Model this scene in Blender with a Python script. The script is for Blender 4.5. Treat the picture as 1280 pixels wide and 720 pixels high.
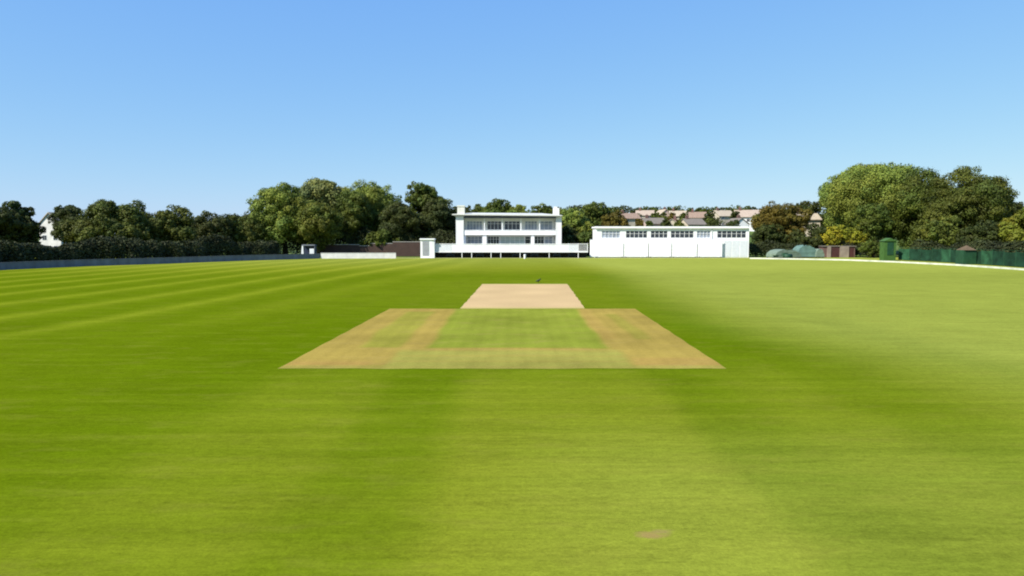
import bpy, math, random
import numpy as np
R = math.radians
for o in list(bpy.data.objects): bpy.data.objects.remove(o)
scene = bpy.context.scene
COL = scene.collection

# ------------------------------------------------------------------ camera
CAM_H, FPX = 4.5, 900.0
PITCH = math.atan(66 / 900)
cd = bpy.data.cameras.new('camera'); cam = bpy.data.objects.new('camera', cd); COL.objects.link(cam)
cam.location = (0, 0, CAM_H); cam.rotation_euler = (math.pi / 2 - PITCH, 0, 0)
cd.sensor_width = 36; cd.lens = 36 * FPX / 1280; cd.clip_end = 9000; cd.clip_start = 0.1
scene.camera = cam

# ------------------------------------------------------------------ sky, sun, exposure
SUN_EL = 44.0
TO_SUN = np.array([-0.80, -0.60, 0.0]); TO_SUN /= np.linalg.norm(TO_SUN)
world = bpy.data.worlds.new('World'); scene.world = world; world.use_nodes = True
nt = world.node_tree; nt.nodes.clear()
sky = nt.nodes.new('ShaderNodeTexSky'); sky.sky_type = 'NISHITA'; sky.sun_disc = False
sky.sun_elevation = R(SUN_EL); sky.sun_rotation = math.atan2(TO_SUN[0], TO_SUN[1])
sky.altitude = 0; sky.air_density = 1.0; sky.dust_density = 0.2; sky.ozone_density = 2.0
bg = nt.nodes.new('ShaderNodeBackground'); bg.inputs['Strength'].default_value = 0.1
wo = nt.nodes.new('ShaderNodeOutputWorld')
sep = nt.nodes.new('ShaderNodeSeparateColor'); cmb = nt.nodes.new('ShaderNodeCombineColor')
nt.links.new(sky.outputs[0], sep.inputs[0])
for i_, (a_, g_) in enumerate(((.394, .70), (.489, .50), (.57, .08))):      # clear, even blue: soft tone curve on the sky
    pw = nt.nodes.new('ShaderNodeMath'); pw.operation = 'POWER'; pw.inputs[1].default_value = g_
    ml = nt.nodes.new('ShaderNodeMath'); ml.operation = 'MULTIPLY'; ml.inputs[1].default_value = a_ * 10 * .115 ** g_
    nt.links.new(sep.outputs[i_], pw.inputs[0]); nt.links.new(pw.outputs[0], ml.inputs[0]); nt.links.new(ml.outputs[0], cmb.inputs[i_])
nt.links.new(cmb.outputs[0], bg.inputs[0]); nt.links.new(bg.outputs[0], wo.inputs[0])
sd = bpy.data.lights.new('sun', 'SUN'); sd.energy = 4.9; sd.angle = R(0.5); sd.color = (1.0, 0.95, 0.86)
sun = bpy.data.objects.new('sun', sd); COL.objects.link(sun)
from mathutils import Vector
sv = Vector((TO_SUN[0] * math.cos(R(SUN_EL)), TO_SUN[1] * math.cos(R(SUN_EL)), math.sin(R(SUN_EL))))
sun.rotation_euler = sv.to_track_quat('Z', 'Y').to_euler(); sun.location = (-60, -40, 60)
scene.view_settings.view_transform = 'Standard'; scene.view_settings.look = 'None'
scene.view_settings.exposure = 0.75; scene.view_settings.gamma = 1
scene.view_settings.use_curve_mapping = False
scene.render.engine = 'CYCLES'
scene.cycles.use_denoising = True
scene.cycles.max_bounces = 6; scene.cycles.diffuse_bounces = 3; scene.cycles.transparent_max_bounces = 8
scene.cycles.pixel_filter_type = 'BLACKMAN_HARRIS'; scene.cycles.filter_width = 2.0

# ------------------------------------------------------------------ survey helpers
cp, sp = math.cos(PITCH), math.sin(PITCH)
def ray(px, py):
    u, v = (px - 640) / FPX, (360 - py) / FPX
    return u, cp + v * sp, -sp + v * cp
def G(px, py):
    x, y, z = ray(px, py); t = -CAM_H / z
    return x * t, y * t
def at(px, py, Y):
    x, y, z = ray(px, py); t = Y / y
    return x * t, CAM_H + z * t
def X(px, Y, py=310): return at(px, py, Y)[0]
def Z(py, Y): return at(640, py, Y)[1]

def hill(x, y):
    t = np.clip((np.asarray(y, float) - 185) / 215, 0, 1); q = np.clip((np.asarray(x, float) + 75) / 75, 0, 1)
    return 14.5 * q * q * (3 - 2 * q) * (t * 0.72 + 0.28 * t * t * (3 - 2 * t))

# ------------------------------------------------------------------ materials
MATS = {}
def lin(c): return tuple(((v / 255) / 12.92 if v <= 10 else (((v / 255) + .055) / 1.055) ** 2.4) for v in c)
def mat(name, col, rough=0.7, spec=0.3, var=0.12, scale=1.5, bump=0.0, metal=0.0, streak=(1, 1, 1)):
    if name in MATS: return MATS[name]
    m = bpy.data.materials.new(name); m.use_nodes = True; n = m.node_tree.nodes; l = m.node_tree.links
    p = n['Principled BSDF']; p.inputs['Roughness'].default_value = rough
    p.inputs['Specular IOR Level'].default_value = spec; p.inputs['Metallic'].default_value = metal
    tc = n.new('ShaderNodeTexCoord'); mp = n.new('ShaderNodeMapping'); mp.inputs['Scale'].default_value = streak
    nz = n.new('ShaderNodeTexNoise'); nz.inputs['Scale'].default_value = scale; nz.inputs['Detail'].default_value = 6
    l.new(tc.outputs['Object'], mp.inputs[0]); l.new(mp.outputs[0], nz.inputs['Vector'])
    mx = n.new('ShaderNodeMix'); mx.data_type = 'RGBA'
    mx.inputs[6].default_value = (*[c * (1 - var) for c in col], 1)
    mx.inputs[7].default_value = (*[min(1, c * (1 + var)) for c in col], 1)
    rp = n.new('ShaderNodeMapRange'); rp.inputs[1].default_value = .3; rp.inputs[2].default_value = .7
    l.new(nz.outputs[0], rp.inputs[0]); l.new(rp.outputs[0], mx.inputs[0]); l.new(mx.outputs[2], p.inputs['Base Color'])
    if bump:
        b = n.new('ShaderNodeBump'); b.inputs['Strength'].default_value = bump; b.inputs['Distance'].default_value = .03
        l.new(nz.outputs[0], b.inputs['Height']); l.new(b.outputs[0], p.inputs['Normal'])
    MATS[name] = m; return m
def leafmat(name, col, trans=0.22):
    m = bpy.data.materials.new(name); m.use_nodes = True; n = m.node_tree.nodes; l = m.node_tree.links
    p = n['Principled BSDF']; p.inputs['Roughness'].default_value = .65; p.inputs['Specular IOR Level'].default_value = .2
    a = n.new('ShaderNodeAttribute'); a.attribute_name = 'tint'
    mx = n.new('ShaderNodeMix'); mx.data_type = 'RGBA'; mx.blend_type = 'MULTIPLY'; mx.inputs[0].default_value = 1
    mx.inputs[6].default_value = (*col, 1); l.new(a.outputs['Color'], mx.inputs[7])
    l.new(mx.outputs[2], p.inputs['Base Color'])
    tr = n.new('ShaderNodeBsdfTranslucent'); l.new(mx.outputs[2], tr.inputs[0])
    ms = n.new('ShaderNodeMixShader'); ms.inputs[0].default_value = trans
    l.new(p.outputs[0], ms.inputs[1]); l.new(tr.outputs[0], ms.inputs[2]); l.new(ms.outputs[0], n['Material Output'].inputs[0])
    MATS[name] = m; return m
def brickmat(name, c1, c2, mortar):
    m = bpy.data.materials.new(name); m.use_nodes = True; n = m.node_tree.nodes; l = m.node_tree.links
    p = n['Principled BSDF']; p.inputs['Roughness'].default_value = .9
    tc = n.new('ShaderNodeTexCoord'); mp = n.new('ShaderNodeMapping'); mp.inputs['Rotation'].default_value = (R(90), 0, 0)
    b = n.new('ShaderNodeTexBrick'); b.inputs['Scale'].default_value = 2.2
    b.inputs['Color1'].default_value = (*c1, 1); b.inputs['Color2'].default_value = (*c2, 1); b.inputs['Mortar'].default_value = (*mortar, 1)
    l.new(tc.outputs['Object'], mp.inputs[0]); l.new(mp.outputs[0], b.inputs[0])
    nz = n.new('ShaderNodeTexNoise'); nz.inputs['Scale'].default_value = .8; nz.inputs['Detail'].default_value = 5
    mx = n.new('ShaderNodeMix'); mx.data_type = 'RGBA'; mx.blend_type = 'MULTIPLY'; mx.inputs[0].default_value = .7
    l.new(tc.outputs['Object'], nz.inputs[0]); l.new(b.outputs[0], mx.inputs[6]); l.new(nz.outputs[0], mx.inputs[7])
    l.new(mx.outputs[2], p.inputs['Base Color']); MATS[name] = m; return m

WHITE = mat('white_paint', (.77, .77, .76), .55, .3, .09, .9, streak=(1, 1, .3))
WHITE2 = mat('white_render', (.66, .66, .64), .85, .2, .12, .6, streak=(1, 1, .35))
OFFW = mat('offwhite_panel', (.62, .64, .66), .6, .3, .06, 1.5)
CREAM = mat('cream_render', (.42, .37, .28), .85, .2, .1, .7)
PINKC = mat('pale_pink_render', (.40, .31, .27), .85, .2, .1, .7)
FASCIA = mat('pale_grey_fascia', (.52, .52, .47), .6, .3, .08, 1)
DGREY = mat('dark_grey_paint', (.07, .075, .085), .6, .3, .15, 1)
SHADOWW = mat('dark_shade_panel', (.035, .03, .028), .8, .2, .3, 3)  # near-black colour stands in for shade in recesses
NAVY = mat('navy_paint', (.02, .03, .06), .5, .4, .2, 3)
GREYW = mat('blue_grey_shade_board', (.125, .14, .165), .7, .3, .2, 1.2, streak=(1, 1, .4))  # left wall's shade is put into this blue-grey; shelter frame shares it
GLASS = mat('window_glass', (.03, .035, .045), .08, .6, .2, .5)
GLASSB = mat('pale_blue_grey_glass', (.27, .30, .36), .15, .5, .25, .9)  # paler blue-grey base colour than the other panes
GLASSG = mat('pale_green_glass', (.42, .50, .47), .2, .5, .12, .9)
ROOFT = mat('terracotta_tiles', (.24, .17, .125), .85, .2, .25, 2.5, .4)
ROOFP = mat('faded_pink_tiles', (.34, .27, .21), .85, .2, .2, 2.5, .4)
ROOFG = mat('grey_slates', (.16, .14, .115), .8, .2, .2, 2.5, .4)
ROOFC = mat('sandy_tiles', (.36, .30, .22), .85, .2, .2, 2.5, .4)
BARK = mat('bark', (.055, .04, .028), .95, .1, .3, 4, .5, streak=(1, 1, .2))
GPAINT = mat('bright_green_paint', (.042, .10, .018), .7, .3, .15, 1.5)
GDARK = mat('dark_green_paint', (.012, .05, .022), .6, .3, .25, 1.5)
MESHG = mat('green_windbreak_mesh', (.009, .034, .018), .85, .15, .45, .9)
TARP = mat('pale_green_tarpaulin', (.085, .15, .125), .7, .4, .2, 1.3)
TARP2 = mat('light_sage_tarpaulin', (.13, .175, .13), .7, .4, .22, 1.5)
RUBBER = mat('black_rubber', (.02, .02, .02), .8, .2, .2, 4)
CONC = mat('concrete', (.36, .34, .31), .9, .2, .15, 1.5, .2)
BRICK = brickmat('shade_darkened_brick', (.085, .038, .024), (.055, .028, .019), (.08, .06, .05))  # brick colours lowered to carry the tree shade on the wall
BRICKP = brickmat('dusky_brick', (.20, .09, .07), (.15, .07, .055), (.22, .17, .15))
LEAF = {
 'dark': leafmat('dark_foliage', (0.042, 0.055, 0.01)), 'mid': leafmat('mid_foliage', (0.07, 0.094, 0.012)),
 'light': leafmat('light_foliage', (0.158, 0.2, 0.032)), 'olive': leafmat('olive_foliage', (0.095, 0.112, 0.015)),
 'pale': leafmat('pale_foliage', (0.15, 0.18, 0.055)), 'autumn': leafmat('russet_foliage', (0.1, 0.08, 0.01)),
 'hedge': leafmat('shade_dark_hedge_foliage', (.026, .034, .008), .1),  # shade beneath the left trees put into a near-black leaf colour
 'deep': leafmat('deep_green_foliage', (0.064, 0.08, 0.011)),
 'yellow': leafmat('yellow_foliage', (.21, .20, .012)), 'lime': leafmat('lime_foliage', (.125, .135, .012)),
}

# ------------------------------------------------------------------ mesh helpers
class MB:
    def __init__(s): s.v = []; s.f = []
    def add(s, vs, fs):
        k = len(s.v); s.v += [tuple(v) for v in vs]; s.f += [tuple(i + k for i in f) for f in fs]; return s
    def box(s, x0, x1, y0, y1, z0, z1, rz=0, c=None):
        vs = [(x, y, z) for z in (z0, z1) for y in (y0, y1) for x in (x0, x1)]
        if rz:
            cx, cy = c or ((x0 + x1) / 2, (y0 + y1) / 2); ca, sa = math.cos(rz), math.sin(rz)
            vs = [(cx + (x - cx) * ca - (y - cy) * sa, cy + (x - cx) * sa + (y - cy) * ca, z) for x, y, z in vs]
        return s.add(vs, [(0, 2, 3, 1), (4, 5, 7, 6), (0, 1, 5, 4), (2, 6, 7, 3), (0, 4, 6, 2), (1, 3, 7, 5)])
    def bar(s, a, b, w, h=None):            # box bar from a to b
        a, b = Vector(a), Vector(b); d = (b - a).normalized(); h = h or w
        up = Vector((0, 0, 1)) if abs(d.z) < .9 else Vector((0, 1, 0))
        r = d.cross(up).normalized(); u = r.cross(d)
        vs = [p + r * sx * w / 2 + u * sz * h / 2 for p in (a, b) for sx, sz in ((-1, -1), (1, -1), (1, 1), (-1, 1))]
        return s.add(vs, [(3, 2, 1, 0), (4, 5, 6, 7), (0, 1, 5, 4), (1, 2, 6, 5), (2, 3, 7, 6), (3, 0, 4, 7)])
    def tube(s, pts, rads, n=8, cap=True):
        rings = []
        for i, p in enumerate(pts):
            p = Vector(p); q = Vector(pts[min(i + 1, len(pts) - 1)]) - Vector(pts[max(i - 1, 0)]); q.normalize()
            up = Vector((0, 0, 1)) if abs(q.z) < .9 else Vector((1, 0, 0))
            r = q.cross(up).normalized(); u = r.cross(q)
            rings.append([p + (r * math.cos(2 * math.pi * k / n) + u * math.sin(2 * math.pi * k / n)) * rads[i] for k in range(n)])
        vs = [v for rg in rings for v in rg]; fs = []
        for i in range(len(pts) - 1):
            for k in range(n): fs.append((i * n + k, i * n + (k + 1) % n, (i + 1) * n + (k + 1) % n, (i + 1) * n + k))
        if cap: fs += [tuple(range(n))[::-1], tuple((len(pts) - 1) * n + k for k in range(n))]
        return s.add(vs, fs)
    def build(s, name, m, parent=None, smooth=False, loc=None):
        me = bpy.data.meshes.new(name); me.from_pydata(s.v, [], s.f); me.update()
        import bmesh
        b = bmesh.new(); b.from_mesh(me); bmesh.ops.recalc_face_normals(b, faces=b.faces); b.to_mesh(me); b.free()
        if smooth: me.polygons.foreach_set('use_smooth', [True] * len(me.polygons))
        me.materials.append(m); o = bpy.data.objects.new(name, me); COL.objects.link(o)
        if parent: o.parent = parent
        if loc: o.location = loc
        return o
def tag(o, label=None, cat=None, group=None, kind=None):
    if label: o['label'] = label
    if cat: o['category'] = cat
    if group: o['group'] = group
    if kind: o['kind'] = kind
    return o
def empty(name, loc, label, cat, group=None, rz=0):
    o = bpy.data.objects.new(name, None); COL.objects.link(o); o.location = loc; o.rotation_euler = (0, 0, rz)
    return tag(o, label, cat, group)

# ------------------------------------------------------------------ ground
def grid_mesh(name, xs, ys, zf, m, cols=None):
    xs, ys = np.asarray(xs, float), np.asarray(ys, float); XX, YY = np.meshgrid(xs, ys)
    ZZ = zf(XX, YY); nx, ny = len(xs), len(ys)
    me = bpy.data.meshes.new(name)
    me.vertices.add(nx * ny); me.vertices.foreach_set('co', np.stack([XX, YY, ZZ], -1).astype(np.float32).ravel())
    i = (np.arange(ny - 1)[:, None] * nx + np.arange(nx - 1)[None]).ravel()
    q = np.stack([i, i + 1, i + 1 + nx, i + nx], -1).astype(np.int32); nf = len(q)
    me.loops.add(nf * 4); me.loops.foreach_set('vertex_index', q.ravel())
    me.polygons.add(nf); me.polygons.foreach_set('loop_start', np.arange(0, nf * 4, 4, dtype=np.int32))
    me.update(calc_edges=True); me.validate()
    me.polygons.foreach_set('use_smooth', [True] * nf)
    if cols is not None:
        ca = me.color_attributes.new('turf', 'FLOAT_COLOR', 'POINT')
        c = cols(XX, YY); c = np.concatenate([c, np.ones(c.shape[:-1] + (1,))], -1)
        ca.data.foreach_set('color', c.astype(np.float32).ravel())
    me.materials.append(m); o = bpy.data.objects.new(name, me); COL.objects.link(o); o['kind'] = 'structure'
    return o
def ss(a, b, x): t = np.clip((x - a) / (b - a), 0, 1); return t * t * (3 - 2 * t)
def bump1(x, c, w): return np.exp(-((x - c) / w) ** 2)
rng0 = np.random.default_rng(5)
def wob(x, y, s, seed):                     # smooth wandering value, about -1..1
    r = np.random.default_rng(seed); v = 0
    for k in range(5):
        a = r.uniform(0, 2 * math.pi); f = s * r.uniform(.6, 1.8); v = v + np.sin((x * math.cos(a) + y * math.sin(a)) * f + r.uniform(0, 6))
    return v / 2.6

def turfmat(name, streak=.5, fine=.35, scuff=False, dry=(.20, .19, .05), dryamt=.25):
    m = bpy.data.materials.new(name); m.use_nodes = True; n = m.node_tree.nodes; l = m.node_tree.links
    p = n['Principled BSDF']; p.inputs['Roughness'].default_value = .85; p.inputs['Specular IOR Level'].default_value = 0.0
    a = n.new('ShaderNodeAttribute'); a.attribute_name = 'turf'
    tc = n.new('ShaderNodeTexCoord')
    def noise(sc, scale, detail=4, rough=.55, dist=0):
        mp = n.new('ShaderNodeMapping'); mp.inputs['Scale'].default_value = sc
        z = n.new('ShaderNodeTexNoise'); z.inputs['Scale'].default_value = scale; z.inputs['Detail'].default_value = detail
        z.inputs['Roughness'].default_value = rough; z.inputs['Distortion'].default_value = dist
        l.new(tc.outputs['Object'], mp.inputs[0]); l.new(mp.outputs[0], z.inputs['Vector']); return z.outputs[0]
    def mathn(op, x, y, z=None, clamp=False):
        q = n.new('ShaderNodeMath'); q.operation = op; q.use_clamp = clamp
        for i, v in enumerate((x, y, z)):
            if v is None: continue
            if isinstance(v, (int, float)): q.inputs[i].default_value = v
            else: l.new(v, q.inputs[i])
        return q.outputs[0]
    s1 = noise((.13, 1.5, 1), 1.1, 6, .68)        # long streaks left by the mower across the field
    s2 = noise((.35, 2.2, 1), 3.0, 4, .6)
    s3 = noise((1, 1, 1), .35, 4, .55, .5)       # broad patchiness
    f1 = noise((1, 1.25, 1), 17, 6, .78)             # tufts and blades
    f2 = noise((.8, 1.5, 1), 5.5, 7, .75)
    v = mathn('MULTIPLY_ADD', mathn('SUBTRACT', s1, .5), streak * 1.15, 1.02)
    v = mathn('MULTIPLY_ADD', mathn('SUBTRACT', s2, .5), streak * .8, v)
    v = mathn('MULTIPLY_ADD', mathn('SUBTRACT', s3, .5), streak * .7, v)
    v = mathn('MULTIPLY_ADD', mathn('SUBTRACT', f1, .5), fine * 2.6, v)
    v = mathn('MULTIPLY_ADD', mathn('SUBTRACT', f2, .5), fine * 2.2, v)
    vm = n.new('ShaderNodeVectorMath'); vm.operation = 'SCALE'; l.new(a.outputs['Color'], vm.inputs[0]); l.new(v, vm.inputs['Scale'])
    d1 = noise((.5, 1.3, 1), 1.1, 6, .65)
    dr = n.new('ShaderNodeMapRange'); dr.inputs[1].default_value = .52; dr.inputs[2].default_value = .78; dr.inputs[4].default_value = dryamt
    l.new(d1, dr.inputs[0])
    mx = n.new('ShaderNodeMix'); mx.data_type = 'RGBA'; l.new(dr.outputs[0], mx.inputs[0]); l.new(vm.outputs[0], mx.inputs[6]); mx.inputs[7].default_value = (*dry, 1)
    out = mx.outputs[2]
    if scuff:
        for (cx, cy, rx, ry, colr) in scuff:
            mp = n.new('ShaderNodeMapping'); mp.inputs['Location'].default_value = (-cx / rx, -cy / ry, 0); mp.inputs['Scale'].default_value = (1 / rx, 1 / ry, 0)
            l.new(tc.outputs['Object'], mp.inputs[0])
            ln = n.new('ShaderNodeVectorMath'); ln.operation = 'LENGTH'; l.new(mp.outputs[0], ln.inputs[0])
            q = mathn('MULTIPLY_ADD', mathn('SUBTRACT', f2, .5), 1.8, ln.outputs['Value'])
            q = mathn('MULTIPLY_ADD', mathn('SUBTRACT', d1, .5), 2.2, q)
            mr = n.new('ShaderNodeMapRange'); mr.inputs[1].default_value = .5; mr.inputs[2].default_value = 1.3; mr.inputs[3].default_value = .75; mr.inputs[4].default_value = 0
            l.new(q, mr.inputs[0])
            m2 = n.new('ShaderNodeMix'); m2.data_type = 'RGBA'; l.new(mr.outputs[0], m2.inputs[0]); l.new(out, m2.inputs[6]); m2.inputs[7].default_value = (*colr, 1)
            out = m2.outputs[2]
    l.new(out, p.inputs['Base Color'])
    b = n.new('ShaderNodeBump'); b.inputs['Strength'].default_value = .35; b.inputs['Distance'].default_value = .02
    l.new(f1, b.inputs['Height']); l.new(b.outputs[0], p.inputs['Normal'])
    return m

DK = np.array([.062, .104, .0006]); LT = np.array([.160, .178, .013]); PL = np.array([.205, .232, .042]); SAT = np.array([.086, .130, .0008])
def field_cols(x, y):
    wx = x + .5 * wob(x, y, .12, 3)
    L = .34 + .10 * wob(x, y, .06, 11)
    # left outfield: narrow bright seams between wide mown strips, drifting right with distance
    s = wx * math.cos(.105) - y * math.sin(.105)
    ph = ((s + 26.1) / 6.2) % 1.0
    seam = np.exp(-(np.minimum(ph, 1 - ph) / .14) ** 2) + .45 * (ph < .5) * ss(.5, .1, ph)
    lm = ss(-19, -24, s) * ss(22, 34, y - .25 * (x + 40))
    L = L + .50 * seam * lm - .05 * lm
    # middle of the left: soft strips
    L = L + .20 * bump1(s, -19.5, 1.6) * ss(30, 45, y)
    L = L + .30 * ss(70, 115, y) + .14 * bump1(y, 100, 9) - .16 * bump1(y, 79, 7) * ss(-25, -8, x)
    # dark, well watered turf around the square
    dk = np.exp(-(((x + .5) / 13) ** 2 + ((y - 31) / 12) ** 2) ** 1.2)
    L = L - .23 * dk
    L = L - .15 * bump1(wx, 9.6, 1.7) * ss(24, 34, y) * ss(95, 70, y)
    # pale right hand outfield
    xe = 10.2 + 3 * ss(36, 22, y)
    Rr = ss(xe - 3.5, xe + 7, wx) * (.5 + .5 * ss(13, 28, y))
    L = L + .30 * Rr - .26 * bump1(wx, 16.8 - .03 * (y - 30), 1.5) * ss(14, 22, y) * ss(62, 42, y)
    L = L - .12 * bump1(wx, 27, 2.2) * Rr * ss(60, 40, y)
    # foreground strips running away from the viewer
    fg = ss(27, 20.5, y)
    st = .06 + ss(-8.2, -7.2, wx) * ss(-3.7, -4.6, wx) * .20 - ss(-4.6, -3.7, wx) * ss(-1.2, -2.0, wx) * .02
    st = st + ss(-2.0, -1.0, x + .1 * wob(x, y, .5, 61)) * ss(4.7, 3.9, x + .1 * wob(x, y, .5, 62)) * .34 + .16 * ss(6.2, 6.8, x) * ss(9.4, 8.6, x) + .14 * ss(11.5, 12.3, x) - .08 * ss(-8, -9.5, wx)
    L = L + fg * st + .16 * fg * np.exp(-((x - 1.5) / 3.6) ** 2) * ss(18, 11, y)
    # cross passes of the mower, parallel to the crease
    cp_ = np.sin(y * 2 * math.pi / 1.9 + .5 * wob(x, y, .1, 71)) * .05 + np.sin(y * 2 * math.pi / .83 + .6 * wob(x, y, .15, 72)) * .035
    L = L + cp_ * ss(26, 21, y)
    # diagonal passes
    dg = (x * .50 + y * .866)
    L = L + .05 * np.sin(dg * 2 * math.pi / 5.2) * ss(24, 32, y) * ss(-2, 10, x)
    L = np.clip(L, 0, 1.15)[..., None]
    c = DK * (1 - L) + LT * L
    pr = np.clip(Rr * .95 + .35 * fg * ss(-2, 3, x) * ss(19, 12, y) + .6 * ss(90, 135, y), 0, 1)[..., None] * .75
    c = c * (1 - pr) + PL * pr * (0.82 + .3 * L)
    sat = (ss(-3, -14, x) * (1 - ss(60, 120, y)) * .35)[..., None]
    return c * (1 - sat) + SAT * sat * (0.75 + .6 * L)

rough_grass = mat('rough_grass', (.07, .105, .02), .9, .1, .35, .25, .3)
gx = np.unique(np.concatenate([np.linspace(-3500, -300, 14), np.linspace(-300, 300, 61), np.linspace(300, 3500, 14)]))
gy = np.unique(np.concatenate([np.linspace(-2500, -100, 10), np.linspace(-100, 480, 59), np.linspace(480, 5000, 16)]))
grid_mesh('ground', gx, gy, lambda x, y: hill(x, y), rough_grass)
fx = np.arange(-100, 115.1, .5)
fy = np.concatenate([np.arange(-20, 30, .25), np.arange(30, 60, .5), np.arange(60, 146.1, 1.0)])
SC = G(812, 669)
TURF = turfmat('mown_turf', .50, .48, dry=(.20, .185, .03), dryamt=.28, scuff=[(SC[0], SC[1], .20, .13, (.245, .165, .060)), (SC[0] + .2, SC[1] + .14, .16, .09, (.215, .17, .055))])
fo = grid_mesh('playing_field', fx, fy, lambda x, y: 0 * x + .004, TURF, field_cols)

# the square: a worn block and a bare strip beyond it
BL, BR_, TR, TL = G(347, 461), G(908, 461), G(793.5, 386), G(487, 386)
def quad_sheet(name, bl, br, tr, tl, nu, nv, z, m, cf):
    u = np.linspace(0, 1, nu); v = np.linspace(0, 1, nv)
    o = grid_mesh(name, u, v, lambda x, y: 0 * x + z, m, None)
    U, V = np.meshgrid(u, v)
    xl = bl[0] + (tl[0] - bl[0]) * V; xr = br[0] + (tr[0] - br[0]) * V
    Xq = xl + (xr - xl) * U; Yq = bl[1] + (tl[1] - bl[1]) * V
    eu = np.minimum(U, 1 - U) < 1e-6; Xq = Xq + np.where(eu, .02 * wob(Yq, Yq * 0, 2.5, 8), 0)
    ev = np.minimum(V, 1 - V) < 1e-6; Yq = Yq + np.where(ev, .07 * wob(Xq, Xq * 0, 2.0, 9), 0)
    o.data.vertices.foreach_set('co', np.stack([Xq, Yq, np.full_like(Xq, z)], -1).astype(np.float32).ravel())
    ca = o.data.color_attributes.new('turf', 'FLOAT_COLOR', 'POINT')
    c = cf(Xq, Yq, U, V); c = np.concatenate([c, np.ones(c.shape[:-1] + (1,))], -1)
    ca.data.foreach_set('color', c.astype(np.float32).ravel()); o.data.update()
    return o
STRAW = np.array([.244, .181, .040]); ORNG = np.array([.285, .172, .052]); CGRN = np.array([.162, .190, .022]); PALEG = np.array([.210, .209, .042])
def sq_cols(x, y, u, v):
    e = .18
    c = np.broadcast_to(STRAW, x.shape + (3,)).copy()
    def put(c, mask, colr, a=1.0):
        mk = (mask * a)[..., None]; return c * (1 - mk) + colr * mk
    w = .12 * wob(x, y, .9, 21)
    rect = lambda x0, x1, y0, y1: ss(x0 - e, x0 + e, x + w) * ss(x1 + e, x1 - e, x + w) * ss(y0 - .3, y0 + .3, y + w) * ss(y1 + .3, y1 - .3, y + w)
    c = put(c, rect(-6.2, -4.5, 28.6, 42.2), np.array([.186, .180, .027]), .9)
    c = put(c, rect(-3.35, 3.9, 28.4, 46), CGRN, .97)
    c = put(c, rect(-3.3, 3.2, 28.0, 28.6), ORNG, .35)
    c = put(c, rect(-4.4, 4.2, 23, 28.0), PALEG, .8)
    c = put(c, rect(-9, -5.0, 23, 25.6), ORNG, .45)
    c = put(c, rect(4.4, 9, 23, 26.2), ORNG, .4)
    c = put(c, rect(5.4, 6.1, 31, 41), np.array([.186, .180, .027]), .6)
    c = put(c, rect(3.9, 4.7, 31, 45), ORNG, .25)
    c = put(c, ss(24.9, 24.35, y) * 1.0, PALEG, .7)
    c = put(c, ss(.55, .8, np.sin(y * 5.5 + .4 * wob(x, y, .5, 81)) * ss(28.6, 27.6, y)), STRAW, .35)
    c = c * (1 + .035 * np.sin(x * 2 * math.pi / .62 + .5 * wob(x, y, .4, 82)))[..., None]
    return c * (1 + .10 * wob(x, y, .7, 33) + .06 * wob(x, y, 2.2, 34))[..., None]
SQM = turfmat('worn_turf', .22, .36, dry=(.27, .195, .07), dryamt=.4)
quad_sheet('worn_square', BL, BR_, TR, TL, 90, 120, .008, SQM, sq_cols)
s1, s2, s3, s4 = G(575, 386), G(731.5, 386), G(709, 355), G(603, 355)
BARE = turfmat('bare_clay_turf', .10, .14, dry=(.42, .27, .16), dryamt=.5)
def strip_cols(x, y, u, v):
    c = np.array([.405, .290, .145]) * (1 + .05 * wob(x, y, .8, 41))[..., None]
    g = (ss(.06, 0, np.minimum(v, 1 - v)) * .5)[..., None]
    return c * (1 - g) + PALEG * 1.35 * g
quad_sheet('pitch_strip', (s1[0], s1[1] + .1), (s2[0], s2[1] + .1), s3, s4, 60, 60, .008, BARE, strip_cols)

# ------------------------------------------------------------------ foliage
def leaves(name, pts, nrm, size, tint, m, parent, rng):
    n = len(pts)
    nrm = nrm / (np.linalg.norm(nrm, axis=1, keepdims=True) + 1e-9)
    a = rng.normal(size=(n, 3)); t = np.cross(nrm, a); t /= np.linalg.norm(t, axis=1, keepdims=True) + 1e-9
    b = np.cross(nrm, t)
    s = (size * rng.uniform(.6, 1.35, n))[:, None]; asp = rng.uniform(.55, .95, n)[:, None]
    off = rng.uniform(-.2, .2, (n, 1)); bend = nrm * s * rng.uniform(-.25, .1, (n, 1))
    v = np.stack([pts - t * s * .5 + bend, pts - b * s * asp * .5 + t * s * off, pts + t * s * .5 + bend, pts + b * s * asp * .5 - t * s * off], 1)
    me = bpy.data.meshes.new(name)
    me.vertices.add(n * 4); me.vertices.foreach_set('co', v.astype(np.float32).ravel())
    me.loops.add(n * 4); me.loops.foreach_set('vertex_index', np.arange(n * 4, dtype=np.int32))
    me.polygons.add(n); me.polygons.foreach_set('loop_start', np.arange(0, n * 4, 4, dtype=np.int32))
    me.update(calc_edges=True)
    ca = me.color_attributes.new('tint', 'FLOAT_COLOR', 'CORNER')
    c = np.repeat(np.concatenate([tint, np.ones((n, 1))], 1), 4, 0)
    ca.data.foreach_set('color', c.astype(np.float32).ravel())
    me.materials.append(m); o = bpy.data.objects.new(name, me); COL.objects.link(o); o.parent = parent
    return o
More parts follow.
